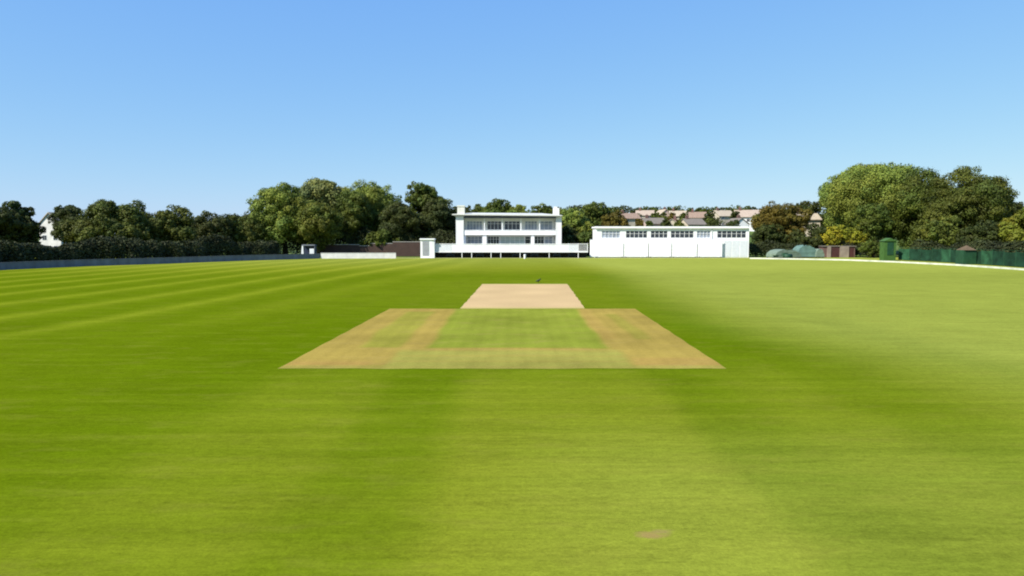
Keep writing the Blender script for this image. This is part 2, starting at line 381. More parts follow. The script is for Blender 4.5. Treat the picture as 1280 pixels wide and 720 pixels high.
def crown(parent, w, z0, z1, kind, seed, n, leaf, flat=0.0, nb=None, dy=None):
    rng = np.random.default_rng(seed); a = w / 2; c = (z1 - z0) / 2; zc = (z0 + z1) / 2; d_ = (dy or w) / 2
    nb = nb or int(24 + w * 1.2)
    br = min(a, c) * rng.uniform(.26, .50, nb)
    d = rng.normal(size=(nb, 3)); d /= np.linalg.norm(d, axis=1, keepdims=True)
    rad = rng.uniform(.25, 1.0, nb) ** .5
    rad[:nb // 2] = rng.uniform(.82, 1.0, nb // 2)
    lump = 1 + .10 * rng.normal(size=nb)
    # pear-ish, wider above the middle, tapering low
    pos = d * rad[:, None] * lump[:, None] * np.stack([a - br, d_ - br, c - br], 1)
    zz = pos[:, 2] / c
    pos[:, :2] *= (1 - .22 * np.clip(-zz, 0, 1) ** 2)[:, None]
    # smaller boughs on each lobe, leaves on the boughs
    ns = nb * 9; wgt = br ** 2; kb = rng.choice(nb, ns, p=wgt / wgt.sum())
    bd = rng.normal(size=(ns, 3)) + pos[kb] / np.array([a, d_, c]) * .7 + np.array([0, 0, .15]); bd /= np.linalg.norm(bd, axis=1, keepdims=True)
    sr = br[kb] * rng.uniform(.26, .50, ns); sp_ = pos[kb] + bd * (br[kb] * .82)[:, None] * np.array([1, 1, .9])
    nc = n // 6
    k = rng.choice(ns, n - nc, p=sr ** 2 / (sr ** 2).sum())
    dd = rng.normal(size=(n - nc, 3)) + bd[k] * .5; dd /= np.linalg.norm(dd, axis=1, keepdims=True)
    p = sp_[k] + dd * (sr[k] * rng.uniform(.2, 1.0, n - nc) ** .3 * (1 + .12 * rng.normal(size=n - nc)))[:, None] * np.array([1, 1, .8])
    k2 = rng.choice(nb, nc, p=wgt / wgt.sum()); d2 = rng.normal(size=(nc, 3)); d2 /= np.linalg.norm(d2, axis=1, keepdims=True)
    p = np.concatenate([p, pos[k2] + d2 * (br[k2] * .75 * rng.uniform(.1, 1, nc) ** .4)[:, None]]); dd = np.concatenate([dd, d2])
    p[:, 2] += zc
    p[:, 2] = np.maximum(p[:, 2], .1)
    nr = dd * 1.1 + rng.normal(size=(n, 3)) * .38 + np.array([0, 0, .15])
    ts = rng.uniform(.78, 1.22, ns); tb_ = rng.uniform(.82, 1.18, nb)
    tb = np.concatenate([ts[k] * tb_[kb[k]], tb_[k2]]) * rng.uniform(.85, 1.15, n)
    hb_ = rng.uniform(-.10, .14, nb); hue = np.concatenate([hb_[kb[k]], hb_[k2]]) + rng.normal(size=n) * .04
    tint = np.stack([tb * (1 + hue), tb, tb * (1 - hue)], 1).clip(.1, 3)
    return leaves('crown', p, nr, leaf, tint, LEAF[kind], parent, rng), pos + np.array([0, 0, zc])
def tree(name, px, wpx, topy, D, kind, label, cat='tree', low=.12, n=None, group=None, seed=None, dy=None):
    x = X(px, D); g = float(hill(x, D)); zt = Z(topy, D) - g; w = wpx * D / FPX
    seed = seed if seed is not None else int(px * 13 + topy * 7 + D)
    root = empty(name, (x, D, g), label, cat, group)
    leaf = .34 if D < 172 else (.45 if D < 230 else .7)
    z0 = zt * low
    n = n or int(min(70000, 2500 + 11.5 * (w * (zt - z0) * 2.2) / leaf ** 2))
    _, pos = crown(root, w, z0, zt, kind, seed, n, leaf, dy=dy)
    rng = random.Random(seed); t = MB(); r0 = .028 * zt + .05; lean = rng.uniform(-.3, .3)
    hb = zt * .42
    t.tube([(0, 0, -.1), (lean * .2, 0, hb * .4), (lean * .6, .1, hb), (lean, .1, zt * .78)], [r0 * 1.25, r0, r0 * .75, r0 * .2], 8)
    for i in range(7):
        q = pos[rng.randrange(len(pos))]; h = zt * rng.uniform(.25, .6)
        st = (lean * h / zt, .1 * h / zt, h)
        if q[2] < h: q = (q[0], q[1], h + zt * .1)
        mid = ((st[0] + q[0]) / 2, (st[1] + q[1]) / 2, (st[2] + q[2]) / 2 - .04 * zt)
        t.tube([st, mid, tuple(q)], [r0 * .45, r0 * .3, r0 * .08], 5)
    t.build('trunk', BARK, root, True)
    return root
def bush(name, x, y, w, h, kind, label, cat='shrub', n=2500, leaf=.28, seed=1, dy=None, group=None):
    g = float(hill(x, y)); root = empty(name, (x, y, g), label, cat, group)
    crown(root, w, 0.0, h, kind, seed, n, leaf, dy=dy)
    t = MB(); rr = random.Random(seed)
    for i in range(5):
        a = rr.uniform(0, 6.28); t.tube([(0.05 * math.cos(a), .05 * math.sin(a), -.05), (w * .12 * math.cos(a), w * .12 * math.sin(a), h * .3), (w * .25 * math.cos(a), w * .25 * math.sin(a), h * .65)], [.06, .04, .015], 5)
    t.build('stem', BARK, root)
    return root
def hedge(pts, h, dpt, kind, label, n, leaf=.4, seed=1, uneven=.25):
    x0, y0 = pts[0]; root = empty('hedge', (x0, y0, float(hill(x0, y0))), label, 'hedge')
    rng = np.random.default_rng(seed); P = []; N = []; T = []
    seg = [math.dist(pts[i], pts[i + 1]) for i in range(len(pts) - 1)]; tot = sum(seg)
    for i, s in enumerate(seg):
        a = np.array(pts[i]); b = np.array(pts[i + 1]); k = int(n * s / tot); u = rng.uniform(0, 1, k)
        dr = (b - a) / s; nm = np.array([-dr[1], dr[0]])
        al = u * s + sum(seg[:i]); hh = h * (1 + uneven * (wob(al, al * 0, .5, seed) * .5 + wob(al, al * 0, 1.6, seed + 1) * .25))
        th = rng.uniform(0, math.pi, k); rad = rng.uniform(.3, 1, k) ** .4
        side = np.cos(th) * rad * dpt / 2 * (1 + .3 * wob(al, al * 0, 1.1, seed + 2)); zz = hh * (.0 + (np.sin(th) ** .6) * rad)
        p = np.zeros((k, 3)); p[:, :2] = a + u[:, None] * (b - a) + side[:, None] * nm; p[:, 2] = np.maximum(zz, .08)
        q = np.zeros((k, 3)); q[:, :2] = (np.cos(th))[:, None] * nm; q[:, 2] = np.sin(th) * .8
        tb = (1 + .25 * wob(al * 1.3, zz * 2, 1.0, seed + 4)) * rng.uniform(.75, 1.25, k)
        P.append(p); N.append(q + rng.normal(size=(k, 3)) * .5); T.append(np.stack([tb * rng.uniform(.95, 1.15, k), tb, tb], 1).clip(.15, 3))
    P = np.concatenate(P); P[:, 0] -= x0; P[:, 1] -= y0
    leaves('foliage', P, np.concatenate(N), leaf, np.concatenate(T), LEAF[kind], root, rng)
    return root

# ------------------------------------------------------------------ pavilion
D = 150.0
px2 = lambda p, d=D: X(p, d)
pav = empty('pavilion', (0, D, 0), 'two storey white cricket pavilion with two chimneys behind the raised terrace', 'pavilion')
def P(mb, name, m, parent=pav):
    mb.v = [(x - pav.location.x, y - pav.location.y, z) for x, y, z in mb.v]
    return mb.build(name, m, parent)
xl, xr = px2(571), px2(701)
wy, by = D, D - 1.9                                       # wall plane and balcony front plane
zr, zu1, zu0, zs0, zt = 8.05, 7.45, 5.55, 4.55, 1.35       # eave shade band, window head, slab top, slab bottom, terrace
P(MB().box(xl + .03, xr - .03, wy + .25, wy + 9.5, 0, zs0 - .12).box(xl + .03, xr - .03, wy + .25, wy + 9.5, zs0 + .3, zr), 'core_wall', WHITE2)
P(MB().box(xl, px2(580.5), by - .25, wy + 1.0, 0, 8.45), 'left_pier', WHITE2)
P(MB().box(px2(694), xr, by - .1, wy + 1.0, 0, 8.3), 'right_pier', WHITE2)
# roof: shallow slab with pale fascia, slightly falling to the right
xa, xb = px2(566.5), px2(701.5)
rf = MB()
za, zb, th = 8.80, 8.58, .2
vs = [(xa, by - .9, za - th), (xb, by - .9, zb - th), (xb, wy + 10, zb - th), (xa, wy + 10, za - th),
      (xa, by - .9, za), (xb, by - .9, zb), (xb, wy + 10, zb), (xa, wy + 10, za), (xa + 4, wy + 4.5, za + .5), (xb - 4, wy + 4.5, zb + .6)]
rf.add(vs, [(0, 3, 2, 1), (0, 1, 5, 4), (1, 2, 6, 5), (2, 3, 7, 6), (3, 0, 4, 7), (4, 5, 9, 8), (6, 7, 8, 9), (5, 6, 9), (7, 4, 8)])
roof = P(rf, 'roof', FASCIA)
P(MB().box(px2(580.6), px2(693.9), by - .5, by - .3, 7.95, 8.33), 'eave_shade_band', DGREY)  # dark strip added to draw the shadow under the eave
P(MB().box(px2(572.5), px2(581.5), wy - 1.4, wy - .1, 8.5, 10.55).box(px2(572), px2(582), wy - 1.5, wy, 10.35, 10.6), 'chimney', mat('weathered_cream_paint', (.60, .59, .52), .8, .2, .15, 1), roof)
P(MB().box(px2(691), px2(698.5), wy - 1.0, wy + .3, 8.3, 10.1).box(px2(692), px2(696), wy - .7, wy + .0, 10.1, 10.4), 'chimney', WHITE2, roof)
# balcony slab and its solid white front, rails
P(MB().box(px2(580.6), px2(693.9), by, wy + .2, zs0, zs0 + .28), 'balcony_floor', WHITE)
P(MB().box(px2(580.6), px2(693.9), by - .08, by - .003, zs0 - .02, zu0 - .1).box(px2(580.6), px2(693.9), by - .12, by + .03, zu0 - .098, zu0), 'balcony_front', WHITE)
for q in (606, 628, 651, 674): P(MB().box(px2(q) - .09, px2(q) + .09, by + .05, by + .2, zu0 - .09, 8.5), 'balcony_post', WHITE)
# front walls, upper and lower, built as strips round the windows
def front(zlo, zhi, wins, y, xs0, xs1, zw0, zw1):
    m = MB(); cur = xs0
    m.box(xs0, xs1, y, y + .22, zlo, zw0); m.box(xs0, xs1, y, y + .22, zw1, zhi)
    for (a, b, *_r) in wins:
        m.box(cur, a, y, y + .22, zw0, zw1); cur = b
    m.box(cur, xs1, y, y + .22, zw0, zw1); return m
def windows(wins, y, z0, z1, parent=pav, sub=None, wname='window'):
    for (a, b, nm, gm) in wins:
        f = MB(); t = .07
        f.box(a, b, y + .02, y + .12, z0, z0 + t).box(a, b, y + .02, y + .12, z1 - t, z1)
        for i in range(nm + 1):
            xx = a + (b - a) * i / nm; hw = t / 2
            xc = min(max(xx, a + hw), b - hw); f.box(xc - hw, xc + hw, y + .017, y + .123, z0 + t, z1 - t)
        if z1 - z0 > 1.6: f.box(a + t, b - t, y + .03, y + .11, z1 - .6, z1 - .54)
        o = P(f, wname, WHITE, parent)
        g = MB().box(a + .02, b - .02, y + .13, y + .16, z0 + .02, z1 - .02)
        P(g, 'glass', gm, o)
UW = [(px2(583.5), px2(603), 5, GLASSB), (px2(609), px2(627), 4, GLASS), (px2(630.5), px2(650), 4, GLASS), (px2(656), px2(671.5), 4, GLASSB), (px2(675), px2(690.5), 3, GLASSB)]
P(front(zs0 + .3, zr + .2, UW, wy, px2(580.6), px2(693.9), zu0 + .05, zu1), 'upper_wall', WHITE2)
windows(UW, wy, zu0 + .05, zu1)
LW = [(px2(584), px2(602.5), 4, GLASSB), (px2(609.5), px2(624), 4, GLASS), (px2(625.5), px2(655.5), 5, GLASSG), (px2(656.3), px2(663), 1, GLASS), (px2(668), px2(680), 3, GLASS), (px2(681), px2(690.5), 2, GLASSB)]
P(front(0, zs0 - .01, LW, wy, px2(580.6), px2(693.9), zt + .4, zs0 - .3), 'lower_wall', WHITE2)
windows(LW, wy, zt + .4, zs0 - .3)
for a, b in ((579.5, 583), (603.5, 608.5), (663.5, 667.5)):
    P(MB().box(px2(a), px2(b), by + .1, by + .75, zt, zs0 - .003), 'column', WHITE)

# terrace in front of the pavilion
TY = 143.0
ter = empty('viewing_terrace', (0, TY, 0), 'long raised white boarded terrace on white posts in front of the pavilion', 'terrace')
def PT(mb, name, m, parent=ter, o=ter):
    mb.v = [(x - o.location.x, y - o.location.y, z) for x, y, z in mb.v]; return mb.build(name, m, parent)
tx0, tx1 = X(541, TY), X(735, TY)
PT(MB().box(tx0, tx1, TY + .02, by - .3, 1.16, zt), 'deck', CONC)
PT(MB().box(tx0 + .1, tx1 - .1, TY + 2.2, TY + 2.4, 0, 1.157), 'back_wall', SHADOWW)  # dark sheet gives the shade under the deck by its colour
nseg = 16
for i in range(nseg + 1):
    xx = tx0 + (tx1 - tx0) * i / nseg; xx = min(max(xx, tx0 + .06), tx1 - .06)
    PT(MB().box(xx - .055, xx + .055, TY + .05, TY + .17, 0 if i % 3 == 0 or i in (4, 7) else 1.1, 2.86), 'post', WHITE)
for i in range(nseg):
    a = tx0 + (tx1 - tx0) * i / nseg + .07; b = tx0 + (tx1 - tx0) * (i + 1) / nseg - .07
    m = MB(); glassy = i < 2 or i > 13
    if i == 15:
        for k in range(7): q = a + (b - a) * (k + .5) / 7; m.box(q - .03, q + .03, TY + .08, TY + .12, 1.4, 2.7)
        PT(m, 'baluster_panel', WHITE)
    else:
        nb = 8; w = (b - a) / nb
        for k in range(nb): m.box(a + k * w + .008, a + (k + 1) * w - .008, TY + .06, TY + .10, 1.22, 2.68)
        PT(m, 'balustrade_panel', OFFW if glassy else WHITE)
PT(MB().box(tx0, tx1, TY + .0, TY + .22, 2.72, 2.82), 'top_rail', WHITE)
PT(MB().box(tx0, tx1, TY - .01, TY + .045, 1.10, 1.30), 'deck_fascia', WHITE)
# benches in the shade beneath it
def bench(x, label):
    r = empty('bench', (x, TY + 1.1, 0), label, 'bench', 'benches under the terrace')
    MB().box(-.8, .8, -.2, .2, .42, .47).build('seat', NAVY, r)
    m = MB()
    for k in range(3): m.box(-.8, .8, .2, .24, .52 + k * .12, .60 + k * .12)
    m.build('backrest', NAVY, r)
    for s in (-.7, .7): MB().box(s - .03, s + .03, -.18, .19, 0, .419).box(s - .03, s + .03, .241, .29, 0, .85).build('leg', DGREY, r)
for q, w_ in ((563, 'leftmost'), (600, 'second from the left'), (645, 'third from the left'), (668, 'third from the right'), (696, 'second from the right'), (715, 'rightmost')):
    bench(X(q, TY + 1), f'dark bench beneath the raised white terrace, {w_} of six')
# white kiosk at the left end of the terrace
ky = 142.3; kx0, kx1 = X(525.5, ky), X(541, ky)
k = empty('kiosk', ((kx0 + kx1) / 2, ky, 0), 'tall narrow white kiosk with grey ribbed doors at the terrace end', 'kiosk')
hw = (kx1 - kx0) / 2
MB().box(-hw, hw, .06, 2.2, 0, 3.6).build('body', WHITE, k)
MB().box(-hw - .12, hw + .35, -.15, 2.35, 3.603, 3.85).build('roof', WHITE, k)
m = MB()
for i in range(6): m.box(-hw + .4 + i * .22, -hw + .4 + i * .22 + .18, .0, .057, .5, 3.3)
m.build('door', mat('mid_grey_paint', (.30, .31, .32), .6, .3, .12, 1), k)
MB().box(hw + .003, hw + .3, .1, 1.4, 0, 3.6).build('side_screen', WHITE, k)
# small white bin on the grass edge
bx, byy = G(656, 323.3)
b = empty('litter_bin', (bx, byy, 0), 'small white bin on the grass before the middle of the terrace', 'bin')
MB().tube([(0, 0, 0), (0, 0, .75)], [.20, .24], 14).build('body', WHITE, b); MB().tube([(0, 0, .752), (0, 0, .80), (0, 0, .86)], [.26, .25, .1], 14).build('lid', OFFW, b)

# ------------------------------------------------------------------ clubhouse and sight screens
CY = 145.5
club = empty('clubhouse', (X(840, CY), CY, 0), 'long flat roofed white clubhouse with a high strip of dark windows', 'building')
def PC(mb, name, m, parent=club):
    mb.v = [(x - club.location.x, y - club.location.y, z) for x, y, z in mb.v]; return mb.build(name, m, parent)
cx = lambda p: X(p, CY)
c0, c1 = cx(744.5), cx(936)
ztop, w1, w0 = Z(283, CY), Z(288.3, CY), Z(297.6, CY)
GR = [(752, 775, 5, GLASSB), (782, 809, 5, GLASS), (813, 834.5, 4, GLASS), (838, 867, 5, GLASS), (870.5, 888, 4, GLASSB), (896, 932.5, 6, GLASS)]
WN = [(cx(a), cx(b), n_, g) for a, b, n_, g in GR]
PC(front(0, ztop - .35, WN, CY, c0, c1, w0, w1), 'front_wall', WHITE)
PC(MB().box(c0, c0 + .22, CY + .223, CY + 5.5, 0, ztop - .35).box(c1 - .22, c1, CY + .223, CY + 5.5, 0, ztop - .35).box(c0 + .22, c1 - .22, CY + 5.3, CY + 5.5, 0, ztop - .35), 'side_wall', WHITE2)
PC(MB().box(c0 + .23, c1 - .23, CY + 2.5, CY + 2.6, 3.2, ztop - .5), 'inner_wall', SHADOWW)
PC(MB().box(c0 - .2, c1 + .15, CY - .35, CY + 5.7, ztop - .347, ztop - .05).box(c0 - .25, c1 + .2, CY - .4, CY - .353, ztop - .38, ztop), 'roof', WHITE)
def winC(wins, y, z0, z1):
    for (a, b, nm, gm) in wins:
        f = MB(); t = .07
        f.box(a, b, y + .02, y + .12, z0, z0 + t).box(a, b, y + .02, y + .12, z1 - t, z1)
        for i in range(nm + 1):
            xc = min(max(a + (b - a) * i / nm, a + .05), b - .05); f.box(xc - .03, xc + .03, y + .017, y + .123, z0 + t, z1 - t)
        f.box(a + t, b - t, y + .03, y + .1, (z0 + z1) / 2 + .1, (z0 + z1) / 2 + .15)
        o = PC(f, 'window', WHITE); PC(MB().box(a + .02, b - .02, y + .13, y + .16, z0 + .02, z1 - .02), 'glass', gm, o)
winC(WN, CY, w0, w1)
for a, b in ((905, 914), (915, 924), (925, 934)):
    m = MB(); xa_, xb_ = cx(a), cx(b)
    for kk in range(9): m.box(xa_, xb_, CY - .05, CY - .003, .15 + kk * .37, .15 + kk * .37 + .33)
    PC(m, 'shutter', OFFW)
PC(MB().tube([(cx(889.5), CY - .1, .1), (cx(889.5), CY - .1, ztop - .4)], [.05, .05], 8), 'downpipe', OFFW)
SY = 144.85
def screen(p0, p1, h, label):
    a, b = X(p0, SY) + .07, X(p1, SY) - .07
    r = empty('sight_screen', ((a + b) / 2, SY, 0), label, 'sight screen', 'white sight screens'); w = (b - a) / 2
    m = MB(); nb = int(h / .3)
    for i in range(nb): z = .22 + (h - .22) * i / nb; m.box(-w + .06, w - .06, .0, .04, z, z + (h - .22) / nb - .012)
    m.build('screen_boards', WHITE, r)
    f = MB()
    for s in (-w, -w / 3, w / 3, w): s_ = max(min(s, w - .04), -w + .04); f.box(s_ - .04, s_ + .04, .043, .12, .2, h)
    f.box(-w, w, -.02, .12, h + .003, h + .06)
    for s in (-w + .3, w - .3): f.bar((s, .12, h * .8), (s, .45, .25), .07)
    f.box(-w + .02, w - .02, -.03, .1, .14, .2).build('frame', WHITE, r)
    for s in (-w + .3, w - .3):
        for yy in (.0, .4): MB().tube([(s - .04, yy, .13), (s + .04, yy, .13)], [.13, .13], 12).build('wheel', RUBBER, r)
HS = Z(299.8, SY)
screen(737, 780, HS, 'widest white sight screen, at the left end of the row before the clubhouse')
screen(780, 811, HS, 'second white sight screen from the left, before the clubhouse')
screen(811, 840, HS, 'middle white sight screen of the row before the clubhouse')
screen(840, 872, HS, 'fourth white sight screen from the left, before the clubhouse')
screen(872, 903.5, HS, 'rightmost white sight screen of the row, beside the clubhouse shutters')

# ------------------------------------------------------------------ boundary walls and boards
def ribbon(name, pts, h, t, m, label, cat, cap=True, panel=None, z0=0.0, pier=None):
    """low wall following pts; panel length splits it into butting boards kept in one mesh"""
    pts = [Vector((p[0], p[1], 0)) for p in pts]; r = empty(name, tuple(pts[0]), label, cat); o = pts[0]
    w = MB(); c = MB(); q = MB()
    for i in range(len(pts) - 1):
        a, b = pts[i] - o, pts[i + 1] - o; L = (b - a).length; n_ = max(1, int(round(L / (panel or 3)))); d = (b - a) / n_
        for k_ in range(n_):
            s, e = a + d * k_, a + d * (k_ + 1); g = d.normalized() * .01
            w.bar(s + g + Vector((0, 0, z0 + (h - z0) / 2)), e - g + Vector((0, 0, z0 + (h - z0) / 2)), t, h - z0)
            q.box(s.x - t * .7, s.x + t * .7, s.y - t * .7, s.y + t * .7, 0, h - .02)
        if cap: c.bar(a + Vector((0, 0, h + .03)), b + Vector((0, 0, h + .03)), t + .08, .05)
    w.build('board', m, r)
    if pier: q.build('post', pier, r)
    if cap: c.build('coping', m, r)
    return r
lw = [G(p, q) for p, q in ((-120, 345), (0, 337.5), (100, 333), (200, 329.8), (300, 326), (400, 323.2))]
ribbon('boundary_wall', lw, .92, .14, GREYW, 'low boundary wall with shade painted in blue-grey, curving along the left of the field', 'wall', panel=2.5)
ww = [G(p, q) for p, q in ((401, 323.2), (450, 323.1), (495, 323))]
ribbon('boundary_wall', ww, 1.05, .12, mat('chalk_white_boards', (.62, .60, .58), .7, .3, .1, 1.2), 'low white boundary wall before the brown brick wall', 'wall', panel=2.5)
rw = [G(p, q) for p, q in ((937, 323.6), (1000, 324.6), (1060, 325.8), (1120, 328.3), (1200, 332.4), (1280, 338), (1380, 346))]
ribbon('boundary_board', rw, .25, .06, mat('weathered_cream_boards', (.52, .53, .44), .7, .3, .2, .9), 'very low white boundary boards curving along the right of the field', 'boundary board', cap=False, panel=2.4)
# pale worn paving strip outside the boards
def apron(name, pts, w0, w1, z, m):
    v = []; 
    for i, p in enumerate(pts):
        a = Vector(pts[max(i - 1, 0)]); b_ = Vector(pts[min(i + 1, len(pts) - 1)]); d = (b_ - a).normalized(); nn = Vector((-d.y, d.x))
        v += [(p[0] + nn.x * w0, p[1] + nn.y * w0, z), (p[0] + nn.x * w1, p[1] + nn.y * w1, z)]
    f = [(2 * i, 2 * i + 2, 2 * i + 3, 2 * i + 1) for i in range(len(pts) - 1)]
    o = MB().add(v, f).build(name, m); o['kind'] = 'structure'; return o
apron('path', rw, .3, 1.0, .010, mat('pale_worn_verge', (.26, .25, .16), .9, .1, .2, .8))
o_ = MB().add([(X(495, 143), 141.2, .009), (X(940, 143), 141.2, .009), (X(940, 143), 143.0, .009), (X(495, 143), 143.0, .009)], [(0, 1, 2, 3)]).build('path', mat('worn_verge', (.30, .29, .16), .9, .1, .25, .8)); o_['kind'] = 'structure'

# brown brick wall behind
by0 = 153.5
bw = empty('brick_wall', (X(395, by0), by0, 0), 'brown brick wall in shade beneath the trees left of the kiosk', 'wall')
for (a, b, h) in ((393, 449, 2.45), (449, 463, 2.2), (463, 491, 2.7), (491, 527, 3.05)):
    xa_, xb_ = X(a, by0) - bw.location.x, X(b, by0) - bw.location.x
    MB().box(xa_, xb_ - .01, 0, .3, 0, h).build('wall_panel', BRICK, bw)
    MB().box(xa_ - .02, xb_ - .03, -.05, .35, h + .002, h + .1).build('coping', CONC, bw)

# open shelter on the left
sx, sy = G(384, 321.8)
sh = empty('shelter', (sx, sy + 1, 0), 'small open shelter with grey frame and dark inside beside the left wall', 'shelter')
MB().box(-1.3, 1.3, 0, 1.4, 2.35, 2.6).build('roof', GREYW, sh)
MB().add([(-1.55, -.1, 0), (-.95, -.1, 0), (-.95, .1, 0), (-1.55, .1, 0), (-1.3, -.1, 2.35), (-1.05, -.1, 2.35), (-1.05, .1, 2.35), (-1.3, .1, 2.35)],
   [(0, 1, 2, 3), (4, 5, 6, 7), (0, 1, 5, 4), (1, 2, 6, 5), (2, 3, 7, 6), (3, 0, 4, 7)]).build('side_panel', OFFW, sh)
MB().box(.25, 1.15, -.1, .2, 0, 1.75).build('front_panel', OFFW, sh)
MB().box(-1.2, 1.2, 1.2, 1.3, 0, 2.34).build('back_panel', NAVY, sh); MB().box(1.18, 1.28, .1, 1.3, 0, 2.34).build('post', GREYW, sh)

# ------------------------------------------------------------------ right side objects
# mesh fence along the right boundary
fp = [G(p, q) for p, q in ((1123, 325.3), (1165, 327.2), (1200, 329.2), (1240, 331.8), (1285, 334.9), (1340, 339.5))]
fr = empty('mesh_fence', (fp[0][0], fp[0][1], 0), 'dark green windbreak mesh fence on posts along the right boundary', 'fence')
o0 = Vector((fp[0][0], fp[0][1], 0)); rr = random.Random(4)
for i in range(len(fp) - 1):
    a, b = Vector((*fp[i], 0)) - o0, Vector((*fp[i + 1], 0)) - o0; n_ = 3
    for k_ in range(n_):
        s, e = a.lerp(b, k_ / n_), a.lerp(b, (k_ + 1) / n_); hh = 2.15 + rr.uniform(-.12, .1)
        MB().tube([s, s + Vector((0, 0, 2.4))], [.04, .04], 8).build('post', GDARK, fr)
        # slightly slack, bellied sheet of mesh
        m = MB(); vs = []; nu, nv = 8, 5; d = (e - s); nn = Vector((-d.y, d.x, 0)).normalized()
        sag = rr.uniform(.05, .16)
        for vv in range(nv):
            for u in range(nu):
                tt, hgt = u / (nu - 1), vv / (nv - 1)
                pz = .1 + hgt * (hh - .1 - sag * math.sin(math.pi * tt) * hgt * .6)
                pp = s + d * (.02 + .96 * tt) + nn * (sag * math.sin(math.pi * tt) * math.sin(math.pi * hgt) + .02 * math.sin(9 * tt + 5 * hgt))
                vs.append((pp.x, pp.y, pz))
        m.add(vs, [(y_ * nu + x_, y_ * nu + x_ + 1, (y_ + 1) * nu + x_ + 1, (y_ + 1) * nu + x_) for y_ in range(nv - 1) for x_ in range(nu - 1)])
        m.build('mesh_panel', MESHG if (i * 3 + k_) % 4 else mat('faded_green_mesh', (.02, .07, .033), .85, .15, .4, .9), fr)
    m = MB().bar(a + Vector((0, 0, 2.35)), b + Vector((0, 0, 2.35)), .04); m.build('top_rail', GDARK, fr)
# bright green hut
hx, hy = G(1114.5, 326)
h_ = empty('green_hut', (hx, hy + .6, 0), 'tall narrow bright green hut at the near end of the mesh fence', 'hut')
MB().box(-1.05, 1.05, .06, 1.6, 0, 3.45).build('body', GPAINT, h_)
MB().add([(-1.2, -.1, 3.45), (1.2, -.1, 3.45), (1.2, 1.75, 3.45), (-1.2, 1.75, 3.45), (0, -.1, 4.0), (0, 1.75, 4.0)], [(0, 3, 2, 1), (0, 1, 4), (2, 3, 5), (0, 4, 5, 3), (1, 2, 5, 4)]).build('roof', GPAINT, h_)
m = MB(); 
for i in range(5): m.box(-.5 + i * .22, -.5 + i * .22 + .2, .0, .055, 1.0, 3.2)
d_ = m.build('door', GDARK, h_); MB().box(.38, .44, -.04, -.003, 1.9, 2.05).build('handle', DGREY, d_)
# covers and roller beside the clubhouse
def cover(px, py, w, h, L, m, label, lean=0):
    x, y = G(px, py); r = empty('pitch_cover', (x, y + 1.5, 0), label, 'pitch cover', 'pitch covers by the clubhouse', rz=R(lean))
    n_ = 22; nj = 13; vs = []; rr = random.Random(int(px)); k0 = n_ + 1
    for j in range(nj):
        sag = .93 if j % 3 else 1.0                     # cloth sinks between the hoops
        for i in range(n_ + 1):
            t = math.pi * i / n_; e = .045 * rr.uniform(-1, 1)
            vs.append((-w / 2 * math.cos(t) * (sag * .3 + .7) + e, -L / 2 + L * j / (nj - 1) + e * .5, .25 + (h - .25) * math.sin(t) ** .8 * (sag + e) * (1 - .22 * i / n_)))
    fs = [(j * k0 + i, j * k0 + i + 1, (j + 1) * k0 + i + 1, (j + 1) * k0 + i) for j in range(nj - 1) for i in range(n_)]
    for j in (0, nj - 1):
        for i in range(n_ // 2): fs.append((j * k0 + i, j * k0 + i + 1, j * k0 + n_ - i - 1, j * k0 + n_ - i) if i < n_ // 2 - 1 else (j * k0 + i, j * k0 + i + 1, j * k0 + n_ - i))
    MB().add(vs, fs).build('cover_sheet', m, r)
    f = MB()
    for s in (-w / 2, w / 2): f.box(s - .05, s + .05, -L / 2, L / 2, .17, .249)
    f.box(-w / 2 + .05, w / 2 - .05, -L / 2, -L / 2 + .08, .17, .245); f.build('frame', DGREY, r)
    for s in (-w / 2 + .1, w / 2 - .1):
        for q in (-L / 2 + .4, L / 2 - .4): MB().tube([(s - .05, q, .15), (s + .05, q, .15)], [.15, .15], 12).build('wheel', RUBBER, r)
cover(983, 322.9, 5.6, 1.9, 3.4, TARP2, 'low sage green arched cover just right of the clubhouse', 12)
cover(1009, 322.3, 3.8, 2.75, 4.2, TARP, 'tall teal green arched cover beside the yellow shrub', -4)
cover(1026, 322.6, 1.6, 2.0, 2.5, TARP2, 'narrow pale green cover between the teal cover and brick shed')
gx_, gy_ = G(987, 324.3)
rl = empty('ground_roller', (gx_, gy_ + .9, 0), 'dark green ground roller standing before the sage cover', 'roller', rz=R(14))
MB().tube([(-.7, 0, .5), (.7, 0, .5)], [.5, .5], 20).build('drum', GDARK, rl, True)
m = MB()
for s in (-.78, .78): m.bar((s, 0, .5), (s, 1.2, .75), .07)
m.bar((-.78, 1.2, .75), (.78, 1.2, .75), .06).bar((0, 1.2, .75), (0, 2.1, 1.1), .05).build('handle', GDARK, rl)
MB().box(-.4, .4, .55, 1.1, .75, 1.15).build('engine_box', GDARK, rl)
gx_, gy_ = G(972, 323.6)
wb = empty('wheelbarrow', (gx_, gy_ + 1, 0), 'small dark wheelbarrow at the left end of the sage cover', 'wheelbarrow')
MB().add([(-.5, -.3, .65), (.5, -.3, .65), (.5, .3, .65), (-.5, .3, .65), (-.3, -.2, .3), (.3, -.2, .3), (.3, .2, .3), (-.3, .2, .3)], [(4, 5, 6, 7), (0, 1, 5, 4), (1, 2, 6, 5), (2, 3, 7, 6), (3, 0, 4, 7)]).build('tray', GDARK, wb)
MB().tube([(-.55, -.04, .18), (-.55, .04, .18)], [.18, .18], 12).build('wheel', RUBBER, wb)
MB().bar((-.55, -.2, .2), (.95, -.3, .6), .04).bar((-.55, .2, .2), (.95, .3, .6), .04).bar((.3, -.2, .3), (.4, -.2, 0), .04).bar((.3, .2, .3), (.4, .2, 0), .04).build('frame', DGREY, wb)
